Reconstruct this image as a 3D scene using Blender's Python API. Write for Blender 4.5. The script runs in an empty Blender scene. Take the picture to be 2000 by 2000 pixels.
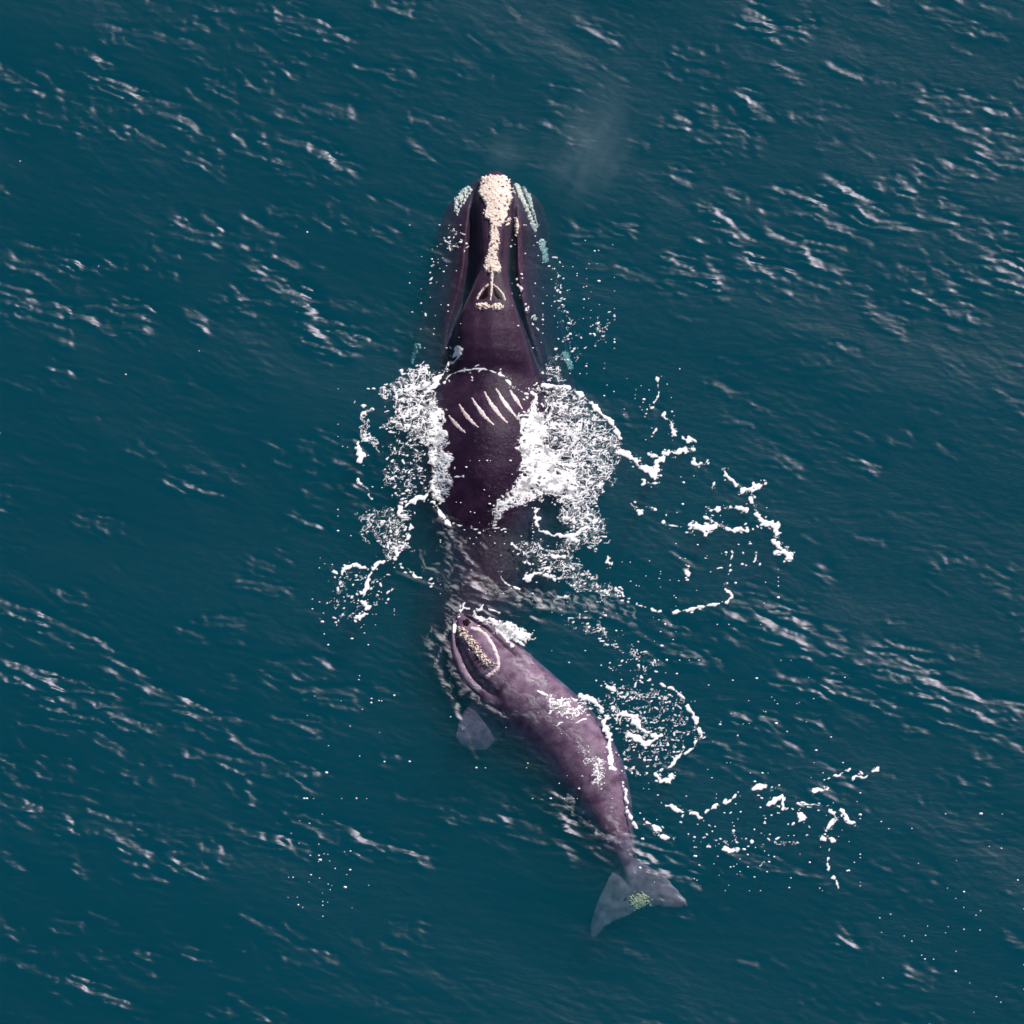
import bpy, math, numpy as np
from mathutils import Vector, Matrix
from mathutils.bvhtree import BVHTree

S = bpy.context.scene
C = S.collection
rad = math.radians

# ------------------------------------------------------------------ camera
PITCH, DIST = rad(68.0), 150.0
cam_d = bpy.data.cameras.new('camera'); cam = bpy.data.objects.new('camera', cam_d); C.objects.link(cam)
CAMP = np.array([0.0, -DIST * math.cos(PITCH), DIST * math.sin(PITCH)])
cam.location = CAMP
cam.rotation_euler = (math.pi / 2 - PITCH, 0, 0)
cam_d.sensor_width = 36.0; cam_d.sensor_fit = 'HORIZONTAL'
cam_d.lens = 36.0 * DIST / 20.0            # 20 m across the frame at the whales
cam_d.clip_start = 1.0; cam_d.clip_end = 9000.0
S.camera = cam

# ------------------------------------------------------------------ sky, sun, exposure
SUN_EL, SUN_AZ = rad(37.0), rad(30.0)      # azimuth from +Y (away from the camera) towards +X
w = bpy.data.worlds.new('World'); S.world = w; w.use_nodes = True
nt = w.node_tree
sky = nt.nodes.new('ShaderNodeTexSky'); sky.sky_type = 'NISHITA'; sky.sun_disc = False
sky.sun_elevation = SUN_EL; sky.sun_rotation = SUN_AZ
nt.links.new(sky.outputs[0], nt.nodes['Background'].inputs[0])
nt.nodes['Background'].inputs[1].default_value = 0.065
sl = bpy.data.lights.new('sun', 'SUN'); so = bpy.data.objects.new('sun', sl); C.objects.link(so)
sl.energy = 5.0; sl.angle = rad(0.6); sl.color = (1.0, 0.94, 0.94)
SUN = Vector((math.sin(SUN_AZ) * math.cos(SUN_EL), math.cos(SUN_AZ) * math.cos(SUN_EL), math.sin(SUN_EL)))
so.rotation_euler = SUN.to_track_quat('Z', 'Y').to_euler(); so.location = SUN * 60
S.view_settings.view_transform = 'Standard'; S.view_settings.look = 'None'
S.view_settings.exposure = 0.2; S.view_settings.gamma = 1.0; S.view_settings.use_curve_mapping = False
S.render.engine = 'CYCLES'
S.cycles.max_bounces = 6; S.cycles.diffuse_bounces = 2; S.cycles.glossy_bounces = 2
S.cycles.transparent_max_bounces = 12; S.cycles.volume_bounces = 1
S.cycles.use_denoising = True
S.cycles.use_adaptive_sampling = True; S.cycles.adaptive_threshold = 0.02
S.cycles.sample_clamp_indirect = 4.0

# ------------------------------------------------------------------ photo pixel <-> place
_r = np.array([1.0, 0, 0]); _u = np.array([0, math.sin(PITCH), math.cos(PITCH)]); _f = np.array([0, math.cos(PITCH), -math.sin(PITCH)])

def rays(px, py):
    a = (np.asarray(px, float) - 1000) / 100.0 / DIST
    b = (1000 - np.asarray(py, float)) / 100.0 / DIST
    d = _f + a[..., None] * _r + b[..., None] * _u
    return d / np.linalg.norm(d, axis=-1, keepdims=True)

def P(px, py, z=0.0):
    d = rays(px, py)
    t = (z - CAMP[2]) / d[..., 2]
    return CAMP + d * t[..., None]

def topx(x, y, z=0.0):
    v = np.stack([x - CAMP[0], y - CAMP[1], np.broadcast_to(z, np.shape(x)) - CAMP[2]], -1)
    k = v @ _f
    return 1000 + (v @ _r) / k * DIST * 100, 1000 - (v @ _u) / k * DIST * 100

# ------------------------------------------------------------------ noise
def fft_field(N, L, spec, seed):
    rng = np.random.default_rng(seed)
    k = np.fft.fftfreq(N, L / N) * 2 * np.pi
    kx, ky = np.meshgrid(k, k)               # rows: y
    K = np.hypot(kx, ky); K[0, 0] = 1e-6
    A = spec(kx, ky, K); A[0, 0] = 0
    f = np.fft.ifft2(np.fft.fft2(rng.standard_normal((N, N))) * A).real
    return f / f.std()

def samp(arr, L, x, y):
    N = arr.shape[0]
    u = (np.asarray(x) / L + 0.5) * N; v = (np.asarray(y) / L + 0.5) * N
    iu = np.floor(u).astype(int); iv = np.floor(v).astype(int); fu = u - iu; fv = v - iv
    a, b = iu % N, (iu + 1) % N; c, d = iv % N, (iv + 1) % N
    return (arr[c, a] * (1 - fu) + arr[c, b] * fu) * (1 - fv) + (arr[d, a] * (1 - fu) + arr[d, b] * fu) * fv

def band(lo, hi, power=0.0, theta=None, spread=2.0):
    def s(kx, ky, K):
        lam = 2 * np.pi / K
        A = np.exp(-0.5 * (np.log(lam / math.sqrt(lo * hi)) / (0.5 * math.log(hi / lo))) ** 2) * K ** (-1 - power)
        if theta is not None:
            A = A * (0.06 + np.abs((kx * math.cos(theta) + ky * math.sin(theta)) / K) ** spread)
        return A
    return s

def sstep(a, b, x):
    t = np.clip((x - a) / (b - a), 0, 1)
    return t * t * (3 - 2 * t)

NS, LS = 1024, 32.0
NZ = 1024
fine_n = fft_field(NZ, 10.24, band(0.03, 0.12), 11)       # 1 cm cells, tiles every 10 m
mid_n = fft_field(NZ, 20.48, band(0.15, 0.7), 12)
big_n = fft_field(NZ, 40.96, band(0.8, 4.0), 13)

# ------------------------------------------------------------------ tags, meshes
def tag(o, label=None, cat=None, group=None, kind=None):
    if label: o['label'] = label
    if cat: o['category'] = cat
    if group: o['group'] = group
    if kind: o['kind'] = kind
    return o

def mesh(name, v, f, mat=None, parent=None, smooth=True):
    me = bpy.data.meshes.new(name)
    v = np.asarray(v, np.float32); f = np.asarray(f, np.int32)
    n = f.shape[1]
    me.vertices.add(len(v)); me.vertices.foreach_set('co', v.ravel())
    me.loops.add(f.size); me.loops.foreach_set('vertex_index', f.ravel())
    me.polygons.add(len(f)); me.polygons.foreach_set('loop_start', np.arange(0, f.size, n, dtype=np.int32))
    me.polygons.foreach_set('loop_total', np.full(len(f), n, np.int32))
    me.polygons.foreach_set('use_smooth', np.full(len(f), smooth))
    me.update(calc_edges=True)
    o = bpy.data.objects.new(name, me); C.objects.link(o)
    if mat: me.materials.append(mat)
    if parent:
        o.parent = parent; o.matrix_parent_inverse = Matrix.Translation(-parent.location)
    return o

def grid_faces(ny, nx):
    i = np.arange(ny * nx).reshape(ny, nx)
    return np.stack([i[:-1, :-1], i[:-1, 1:], i[1:, 1:], i[1:, :-1]], -1).reshape(-1, 4)

def compact(v, f):
    used = np.zeros(len(v), bool); used[f.ravel()] = True
    idx = np.cumsum(used) - 1
    return v[used], idx[f], used

def poly_sd(px, py, poly):
    """signed distance to a polygon, positive inside"""
    p = np.asarray(poly, float); q = np.roll(p, -1, 0)
    d = np.full(px.shape, 1e9); ins = np.zeros(px.shape, bool)
    for (x0, y0), (x1, y1) in zip(p, q):
        ex, ey = x1 - x0, y1 - y0
        t = np.clip(((px - x0) * ex + (py - y0) * ey) / (ex * ex + ey * ey + 1e-9), 0, 1)
        d = np.minimum(d, (px - x0 - t * ex) ** 2 + (py - y0 - t * ey) ** 2)
        if y0 != y1:
            c = ((y0 > py) != (y1 > py)) & (px < (x1 - x0) * (py - y0) / (y1 - y0) + x0)
            ins ^= c
    d = np.sqrt(d)
    return np.where(ins, d, -d)

def line_sd(px, py, pts, w0, w1=None):
    """positive inside a stroke whose half width runs from w0 to w1"""
    p = np.asarray(pts, float); w1 = w0 if w1 is None else w1
    seg = np.hypot(*(p[1:] - p[:-1]).T); cum = np.concatenate([[0], np.cumsum(seg)]) / seg.sum()
    best = np.full(px.shape, -1e9)
    for k in range(len(p) - 1):
        (x0, y0), (x1, y1) = p[k], p[k + 1]
        ex, ey = x1 - x0, y1 - y0
        t = np.clip(((px - x0) * ex + (py - y0) * ey) / (ex * ex + ey * ey + 1e-9), 0, 1)
        s = cum[k] + t * (cum[k + 1] - cum[k])
        best = np.maximum(best, w0 + (w1 - w0) * s - np.hypot(px - x0 - t * ex, py - y0 - t * ey))
    return best

# ------------------------------------------------------------------ materials
def new_mat(name):
    m = bpy.data.materials.new(name); m.use_nodes = True
    t = m.node_tree; t.nodes.clear()
    return m, t, t.nodes.new('ShaderNodeOutputMaterial')

def nd(t, kind, **kw):
    n = t.nodes.new(kind)
    for k, v in kw.items():
        if k.startswith('i_'):
            n.inputs[k[2:].replace('_', ' ')].default_value = v
        else: setattr(n, k, v)
    return n

def water_material():
    m, t, out = new_mat('sea_water')
    L = t.links.new
    geo = nd(t, 'ShaderNodeNewGeometry')
    mp = nd(t, 'ShaderNodeMapping'); mp.inputs['Rotation'].default_value = (0, 0, rad(22)); mp.inputs['Scale'].default_value = (0.55, 1.25, 1)
    L(geo.outputs['Position'], mp.inputs['Vector'])
    n1 = nd(t, 'ShaderNodeTexNoise', i_Scale=5.5, i_Detail=7.0, i_Roughness=0.62)
    L(mp.outputs[0], n1.inputs['Vector'])
    b1 = nd(t, 'ShaderNodeBump', i_Strength=1.0, i_Distance=0.010)
    L(n1.outputs['Fac'], b1.inputs['Height'])
    fr = nd(t, 'ShaderNodeFresnel', i_IOR=1.333); L(b1.outputs[0], fr.inputs['Normal'])
    gl = nd(t, 'ShaderNodeBsdfGlossy', distribution='BECKMANN'); gl.inputs['Roughness'].default_value = 0.365
    gl.inputs['Color'].default_value = (.98, .90, 1, 1)
    L(b1.outputs[0], gl.inputs['Normal'])
    tr = nd(t, 'ShaderNodeBsdfTransparent')
    ft = nd(t, 'ShaderNodeMath', operation='SUBTRACT'); ft.inputs[0].default_value = 1.0; L(geo.outputs['Backfacing'], ft.inputs[1])
    fm = nd(t, 'ShaderNodeMath', operation='MULTIPLY'); L(fr.outputs[0], fm.inputs[0]); L(ft.outputs[0], fm.inputs[1])
    mx = nd(t, 'ShaderNodeMixShader'); L(fm.outputs[0], mx.inputs[0]); L(tr.outputs[0], mx.inputs[1]); L(gl.outputs[0], mx.inputs[2])
    L(mx.outputs[0], out.inputs['Surface'])
    vs = nd(t, 'ShaderNodeVolumeScatter'); vs.inputs['Color'].default_value = (0.0003, 0.172, 0.216, 1); vs.inputs['Density'].default_value = 1.0
    va = nd(t, 'ShaderNodeVolumeAbsorption'); va.inputs['Color'].default_value = (0.0, 0.52, 0.62, 1); va.inputs['Density'].default_value = 1.3
    ad = nd(t, 'ShaderNodeAddShader'); L(vs.outputs[0], ad.inputs[0]); L(va.outputs[0], ad.inputs[1])
    L(ad.outputs[0], out.inputs['Volume'])
    return m

def skin_material():
    m, t, out = new_mat('whale_skin')
    L = t.links.new
    at = nd(t, 'ShaderNodeAttribute', attribute_name='tint')
    tc = nd(t, 'ShaderNodeTexCoord')
    n = nd(t, 'ShaderNodeTexNoise', i_Scale=3.0, i_Detail=8.0, i_Roughness=0.7); L(tc.outputs['Object'], n.inputs['Vector'])
    r = nd(t, 'ShaderNodeMapRange', i_From_Min=0.3, i_From_Max=0.7, i_To_Min=0.65, i_To_Max=1.35); L(n.outputs['Fac'], r.inputs['Value'])
    mu = nd(t, 'ShaderNodeVectorMath', operation='SCALE'); L(at.outputs['Color'], mu.inputs[0]); L(r.outputs[0], mu.inputs['Scale'])
    p = nd(t, 'ShaderNodeBsdfPrincipled', i_Roughness=0.5); p.inputs['IOR'].default_value = 1.4
    p.inputs['Specular IOR Level'].default_value = 0.16
    n2 = nd(t, 'ShaderNodeTexNoise', i_Scale=22.0, i_Detail=6.0, i_Roughness=0.65); L(tc.outputs['Object'], n2.inputs['Vector'])
    b = nd(t, 'ShaderNodeBump', i_Strength=0.5, i_Distance=0.012); L(n2.outputs['Fac'], b.inputs['Height'])
    L(b.outputs[0], p.inputs['Normal'])
    n3 = nd(t, 'ShaderNodeTexNoise', i_Scale=9.0, i_Detail=5.0, i_Roughness=0.6); L(tc.outputs['Object'], n3.inputs['Vector'])
    b3 = nd(t, 'ShaderNodeBump', i_Strength=1.0, i_Distance=0.05); L(n3.outputs['Fac'], b3.inputs['Height'])
    p.inputs['Coat Weight'].default_value = 0.14; p.inputs['Coat Roughness'].default_value = 0.2; L(b3.outputs[0], p.inputs['Coat Normal'])
    p.inputs['Sheen Weight'].default_value = 0.07; p.inputs['Sheen Roughness'].default_value = 0.4; p.inputs['Sheen Tint'].default_value = (1, .75, .9, 1)
    L(mu.outputs[0], p.inputs['Base Color']); L(p.outputs[0], out.inputs['Surface'])
    return m

def rough_material(name, c1, c2, scale, rough=0.7, bump=0.01, lo=0.4, hi=0.6):
    m, t, out = new_mat(name)
    L = t.links.new
    tc = nd(t, 'ShaderNodeTexCoord')
    n = nd(t, 'ShaderNodeTexNoise', i_Scale=scale, i_Detail=6.0, i_Roughness=0.7); L(tc.outputs['Object'], n.inputs['Vector'])
    r = nd(t, 'ShaderNodeMapRange', i_From_Min=lo, i_From_Max=hi); L(n.outputs['Fac'], r.inputs['Value'])
    mx = nd(t, 'ShaderNodeMix', data_type='RGBA'); L(r.outputs[0], mx.inputs[0])
    mx.inputs[6].default_value = (*c1, 1); mx.inputs[7].default_value = (*c2, 1)
    p = nd(t, 'ShaderNodeBsdfPrincipled', i_Roughness=rough)
    b = nd(t, 'ShaderNodeBump', i_Strength=1.0, i_Distance=bump); L(n.outputs['Fac'], b.inputs['Height']); L(b.outputs[0], p.inputs['Normal'])
    L(mx.outputs[2], p.inputs['Base Color']); L(p.outputs[0], out.inputs['Surface'])
    return m

M_WATER = water_material()
M_SKIN = skin_material()
def add_pits(m, scale, size):
    t = m.node_tree; L = t.links.new
    p = next(n for n in t.nodes if n.type == 'BSDF_PRINCIPLED'); src = p.inputs['Base Color'].links[0].from_socket
    tc = next(n for n in t.nodes if n.type == 'TEX_COORD')
    wn = nd(t, 'ShaderNodeTexNoise', i_Scale=14.0, i_Detail=3.0); L(tc.outputs['Object'], wn.inputs['Vector'])
    ws = nd(t, 'ShaderNodeVectorMath', operation='SCALE'); ws.inputs['Scale'].default_value = .12; L(wn.outputs['Color'], ws.inputs[0])
    wa = nd(t, 'ShaderNodeVectorMath', operation='ADD'); L(tc.outputs['Object'], wa.inputs[0]); L(ws.outputs[0], wa.inputs[1])
    v = nd(t, 'ShaderNodeTexVoronoi', i_Scale=scale); L(wa.outputs[0], v.inputs['Vector'])
    r = nd(t, 'ShaderNodeMapRange', i_From_Min=size, i_From_Max=size * 1.6); L(v.outputs['Distance'], r.inputs['Value'])
    mx = nd(t, 'ShaderNodeMix', data_type='RGBA'); L(r.outputs[0], mx.inputs[0]); mx.inputs[6].default_value = (.10, .045, .04, 1); L(src, mx.inputs[7]); L(mx.outputs[2], p.inputs['Base Color'])
M_CALL = rough_material('callosity', (0.30, 0.15, 0.12), (0.70, 0.58, 0.49), 15, 0.85, 0.008, 0.35, 0.44)
add_pits(M_CALL, 9.0, .20)
M_PALE = rough_material('pale_callosity', (0.55, 0.42, 0.36), (0.9, 0.78, 0.68), 20, 0.8, 0.02, 0.4, 0.5)
M_SCAR = rough_material('scar_tissue', (0.55, 0.38, 0.38), (0.82, 0.70, 0.66), 14, 0.6, 0.003)
M_DARK = rough_material('blowhole_lining', (0.006, 0.003, 0.004), (0.012, 0.006, 0.008), 10, 0.4, 0.002)
M_DARK.node_tree.nodes['Principled BSDF'].inputs['Specular IOR Level'].default_value = 0.05
M_FOAM = rough_material('sea_foam', (0.84, 0.82, 0.81), (0.93, 0.91, 0.90), 45, 0.9, 0.003)
def foam_material():
    t = M_FOAM.node_tree; L = t.links.new
    out = next(n for n in t.nodes if n.type == 'OUTPUT_MATERIAL'); p = next(n for n in t.nodes if n.type == 'BSDF_PRINCIPLED')
    at = nd(t, 'ShaderNodeAttribute', attribute_name='cover'); tr = nd(t, 'ShaderNodeBsdfTransparent'); mx = nd(t, 'ShaderNodeMixShader')
    L(at.outputs['Fac'], mx.inputs[0]); L(tr.outputs[0], mx.inputs[1]); L(p.outputs[0], mx.inputs[2]); L(mx.outputs[0], out.inputs['Surface'])
M_DROP = rough_material('spray_water', (0.84, 0.82, 0.81), (0.93, 0.91, 0.90), 45, 0.9, 0.003)
foam_material()
M_YELLOW = rough_material('pale_skin_patch', (0.9, 0.55, 0.25), (1.0, 0.72, 0.42), 12, 0.6, 0.004)

# ------------------------------------------------------------------ sea surface height
GLINT = Vector((0, -math.cos(PITCH), math.sin(PITCH))) + SUN
GX, GY = GLINT.x / GLINT.z, GLINT.y / GLINT.z          # slope of the facets that catch the sun
ax = (np.arange(NS) / NS - 0.5) * LS
GXX, GYY = np.meshgrid(ax, ax)
PXX, PYY = topx(GXX, GYY)
th = math.atan2(0.95, 0.26)                            # waves travel up and to the right
n_sw = fft_field(NS, LS, band(2.5, 7, 0.5, th, 4), 1)
n_ch = fft_field(NS, LS, band(0.5, 1.7, 0.4, th, 3), 2)
n_rp = fft_field(NS, LS, band(0.10, 0.34, 0.2, th, 5), 3)
n_wi = fft_field(NS, LS, band(0.12, 0.7, 0.0, th + 0.05, 8), 4)
n_lo = fft_field(NS, LS, band(2.0, 7.0, 0.0), 5)
patch = sstep(-0.9 , 1.6, n_lo + 0.5 * (-GXX / 10))
H = 0.014 * n_sw + (0.0010 + 0.0024 * patch) * n_ch + (0.0003 + 0.0010 * patch) * n_rp
print('slopes', [float(np.gradient(q, LS / NS, axis=0).std()) for q in (n_sw, n_ch, n_rp)], GX, GY)
# wind-roughened streaks: small steep facets where the photograph shows them
STREAKS = [
 (0,140,60,165,2),(75,150,200,140,1),(195,168,260,185,3),(260,195,375,240,3),(0,205,50,212,2),(80,215,120,232,2),(130,218,180,203,2),(160,262,250,255,2),(160,248,210,238,1),
 (210,72,315,68,2),(300,15,330,22,1),(425,20,560,5,3),(550,38,620,50,3),(640,70,690,78,2),(475,65,515,62,1),(385,40,405,62,1),(410,165,455,175,2),(370,312,430,325,2),(430,300,470,285,2),
 (480,290,530,310,2),(550,318,640,305,3),(640,300,680,335,3),(520,265,600,280,3),(550,218,680,222,3),(350,435,420,475,3),(300,455,330,465,1),(480,430,530,465,2),(470,490,540,460,2),
 (500,520,600,590,3),(600,590,630,650,3),(470,590,590,582,3),(620,650,690,670,4),(690,665,770,680,2),(30,510,150,512,3),(160,525,220,515,2),(0,560,50,570,3),(20,595,130,605,3),(140,622,280,625,4),
 (290,550,340,538,2),(370,610,400,635,2),(400,635,440,590,2),(150,110,190,118,0),(520,128,590,120,1),(520,155,560,148,1),
 (1465,25,1510,55,3),(1510,55,1570,55,3),(1810,20,1895,65,2),(1900,60,1960,75,2),(1625,120,1680,145,2),(1345,138,1400,145,1),(1430,190,1455,195,1),(1370,235,1440,245,1),(1400,250,1480,275,2),(1370,265,1445,288,2),
 (1550,225,1600,228,2),(1760,226,1850,215,2),(1805,190,1890,220,3),(1880,190,1930,215,2),(1930,215,2000,215,1),(1870,250,1925,265,2),(1925,280,2005,300,3),(1725,360,1790,345,3),(1790,335,1850,335,2),(1850,325,1900,345,2),
 (1915,332,1945,342,2),(1620,355,1690,400,3),(1520,375,1590,400,3),(1590,400,1660,460,3),(1380,400,1450,460,3),(1490,420,1560,415,2),(1510,455,1640,510,3),(1700,415,1780,455,3),(1760,405,1860,435,2),(1875,450,1960,455,3),
 (1320,520,1400,545,4),(1400,545,1460,512,4),(1450,512,1540,530,4),(1540,530,1600,500,2),(1610,545,1690,565,2),(1740,540,1800,545,2),(1760,525,1850,540,2),(1850,520,1930,550,2),(1940,510,2005,550,4),(1700,600,1760,640,2),
 (1820,590,1890,610,2),(1895,620,1930,625,1),(1130,455,1230,450,3),(1150,515,1200,520,1),(1210,520,1340,570,2),(1750,590,1800,600,1),(1380,750,1440,770,1),(1520,890,1560,910,2),(1950,760,2005,810,1),(1400,750,1440,765,1),
 (1440,1200,1560,1240,4),(1310,1250,1370,1290,3),(1370,1290,1440,1240,2),(1550,1215,1680,1300,1),(1580,1275,1640,1262,3),(1700,1290,1810,1312,4),(1810,1340,1980,1395,4),(1530,1325,1620,1332,3),(1620,1340,1740,1378,3),
 (1740,1395,1850,1400,2),(1850,1410,1940,1445,3),(1930,1410,1990,1465,2),(1850,1095,1900,1095,1),(330,945,410,965,2),(0,740,80,755,1),(470,1130,560,1150,2),(560,1035,600,1015,1),(380,1215,470,1215,2),(0,1190,80,1215,3),
 (80,1212,200,1265,2),(20,1310,110,1350,3),(110,1345,220,1362,4),(220,1300,290,1340,3),(290,1360,370,1380,3),(370,1380,460,1405,3),(190,1380,270,1410,2),(40,1410,150,1425,2),(250,1420,360,1415,2),(380,1425,450,1435,2),
 (530,1315,630,1300,3),(600,1350,690,1360,3),(540,1400,620,1425,2),(370,1475,510,1480,3),(450,1500,610,1515,3),(280,1495,330,1500,2),(0,1480,30,1512,2),(25,1530,65,1545,2),(0,1565,60,1580,3),(60,1580,170,1570,3),
 (145,1612,250,1618,4),(240,1650,290,1680,3),(290,1680,340,1675,2),(345,1675,400,1695,3),(455,1625,550,1645,2),(550,1640,600,1665,2),(590,1610,700,1640,3),(700,1640,830,1680,3),(320,1630,380,1630,1),(0,1868,55,1850,2),
 (110,1805,155,1810,2),(200,1872,290,1875,2),(320,1840,410,1875,1),(140,1915,160,1930,2),(170,1930,240,1950,3),(480,1795,560,1840,1),(560,1870,650,1875,2),(470,1970,520,1995,2),(560,1590,640,1590,1),
 (890,1590,980,1590,3),(980,1590,1050,1620,2),(1000,1625,1060,1650,2),(930,1630,1000,1660,1),(1080,1640,1120,1680,2),(1255,1680,1350,1710,3),(1265,1702,1330,1735,2),(750,1850,790,1862,1),(1370,1418,1450,1400,2),(1380,1432,1510,1402,2),(1370,1442,1440,1452,2),
 (700,130,760,138,2),(735,5,800,12,2),(1130,35,1200,80,2),(900,150,960,152,1),(1080,205,1130,220,2),(1560,1700,1620,1715,1),(1640,1840,1700,1850,1),(1500,1500,1580,1500,1),(1600,1495,1680,1540,1),(1760,1960,1800,1975,1),
 (850,880,640,900,0),(620,905,700,880,3),(600,960,690,950,2),(640,870,690,860,2),(860,1590,900,1560,0),(780,1560,860,1570,1),(1030,1545,1080,1560,1),(1150,650,1210,660,0),(1500,1690,1560,1700,1),(700,440,760,470,1),(830,480,870,500,1),
 (780,1120,860,1150,1),(872,1250,925,1360,2),(850,1225,895,1330,1),(830,1250,900,1400,1),(880,1020,930,1110,2),(930,1150,1050,1180,3),(855,1000,900,1080,1),(960,1168,1110,1188,2),(930,1350,1010,1395,2),(1010,1395,1080,1420,1),(1080,1560,1110,1610,3),(1110,1612,1180,1650,3),(1180,1560,1230,1640,1),(1200,1640,1290,1690,3),(1130,1640,1200,1700,1),(1240,1640,1300,1660,2),(890,1380,930,1480,0),(1100,1180,1200,1160,0),(940,1040,960,1110,1),(1060,1180,1180,1190,2),(880,1080,960,1190,2),(1000,1180,1100,1200,1),(1160,1180,1230,1220,2),(1230,1230,1300,1260,1),
]
rs = np.random.default_rng(77)
extra = []
for _ in range(900):
    if _ < 330: x0, y0 = rs.uniform(-60, 2060), rs.uniform(-60, 2060)
    else:
        b_ = STREAKS[rs.integers(len(STREAKS))]; x0, y0 = (b_[0] + b_[2]) / 2 + rs.normal(0, 55), (b_[1] + b_[3]) / 2 + rs.normal(0, 28)
    if abs(x0 - 1000) < 220 and 300 < y0 < 1800: continue
    a = rs.normal(0.2, 0.35); ln = rs.uniform(12, 55)
    extra.append((x0, y0, x0 + ln * math.cos(a), y0 + ln * math.sin(a), rs.choice([0, 0, 0, 1, 1, 2])))
gl_n = math.hypot(GX, GY); ux, uy = GX / gl_n, GY / gl_n
add = np.zeros_like(H); amask = np.zeros_like(H)
wisp = sstep(-0.9, 0.8, n_wi + 0.3 * n_rp)
for (x0, y0, x1, y1, st) in STREAKS + extra:
    a = P(x0, y0); b = P(x1, y1)
    wd = (0.055, 0.075, 0.11, 0.155, 0.21)[st]; am = (0.53, 0.63, 0.70, 0.75, 0.79)[st] * gl_n * (1 - 0.22 * (x0 - 1000) / 1000)
    pad = wd * 3.5
    i0 = int(np.searchsorted(ax, min(a[0], b[0]) - pad)); i1 = int(np.searchsorted(ax, max(a[0], b[0]) + pad))
    j0 = int(np.searchsorted(ax, min(a[1], b[1]) - pad)); j1 = int(np.searchsorted(ax, max(a[1], b[1]) + pad))
    if i1 <= i0 or j1 <= j0: continue
    X, Y = GXX[j0:j1, i0:i1], GYY[j0:j1, i0:i1]
    ex, ey = b[0] - a[0], b[1] - a[1]; l2 = ex * ex + ey * ey
    wob = 0.5 * wd * n_ch[j0:j1, i0:i1]
    t = ((X - a[0]) * ex + (Y - a[1] + wob) * ey) / l2
    tc_ = np.clip(t, 0, 1)
    dx, dy = X - a[0] - tc_ * ex, Y + wob - a[1] - tc_ * ey
    g = np.exp(-0.5 * (dx * dx + dy * dy) / wd ** 2)
    add[j0:j1, i0:i1] += -am * (ux * dx + uy * dy) * g
    amask[j0:j1, i0:i1] = np.maximum(amask[j0:j1, i0:i1], g * (0.5 + 0.12 * st))
H = H + add * (0.08 + 0.92 * wisp) + amask * 0.0017 * n_rp

def sea_z(x, y):
    fade = np.exp(-(np.maximum(np.hypot(x, y) - 16, 0) / 60.0) ** 2)
    return samp(H, LS, x, y) * fade

def build_sea():
    st = 0.03
    fx = np.arange(-11.6, 11.6 + 1e-6, st); fy = np.arange(-12.6, 12.9 + 1e-6, st)
    g = 0.12 * np.cumsum(1.24 ** np.arange(44)); g = g[g < 4000]
    xs = np.concatenate([fx[0] - g[::-1], fx, fx[-1] + g]); ys = np.concatenate([fy[0] - g[::-1], fy, fy[-1] + g])
    X, Y = np.meshgrid(xs, ys)
    Z = sea_z(X, Y)
    ny, nx = X.shape
    v = np.stack([X, Y, Z], -1).reshape(-1, 3)
    f = grid_faces(ny, nx)
    # closed water body: skirt and bottom
    i = np.arange(ny * nx).reshape(ny, nx)
    loop = np.concatenate([i[0, :-1], i[:-1, -1], i[-1, :0:-1], i[:0:-1, 0]])
    low = v[loop].copy(); low[:, 2] = -25.0
    n0 = len(v); m = len(loop)
    v = np.vstack([v, low, [[0, 0, -25.0]]])
    a = np.arange(m); b = (a + 1) % m
    side = np.stack([loop[b], loop[a], n0 + a, n0 + b], -1)
    m2 = m // 2
    bot = np.stack([n0 + (2 * np.arange(m2) + 2) % m, n0 + (2 * np.arange(m2) + 1) % m, n0 + 2 * np.arange(m2), np.full(m2, n0 + m)], -1)
    o = mesh('sea', v, np.vstack([f, side, bot]), M_WATER)
    tag(o, kind='structure')
    return o
sea = build_sea()

# ------------------------------------------------------------------ whale bodies
def smooth_cols(T, n, sm):
    """table (rows: stations) resampled evenly along the spine and smoothed"""
    T = np.asarray(T, float)
    s = np.concatenate([[0], np.cumsum(np.hypot(*(T[1:, :2] - T[:-1, :2]).T))])
    q = np.linspace(0, s[-1], n)
    R = np.stack([np.interp(q, s, T[:, k]) for k in range(T.shape[1])], -1)
    k = np.exp(-0.5 * (np.arange(-3 * sm, 3 * sm + 1) / sm) ** 2); k /= k.sum()
    p = 3 * sm
    Rp = np.vstack([2 * R[0] - R[p:0:-1], R, 2 * R[-1] - R[-2:-p - 2:-1]])
    return np.stack([np.convolve(Rp[:, c], k, 'valid') for c in range(R.shape[1])], -1)

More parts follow.
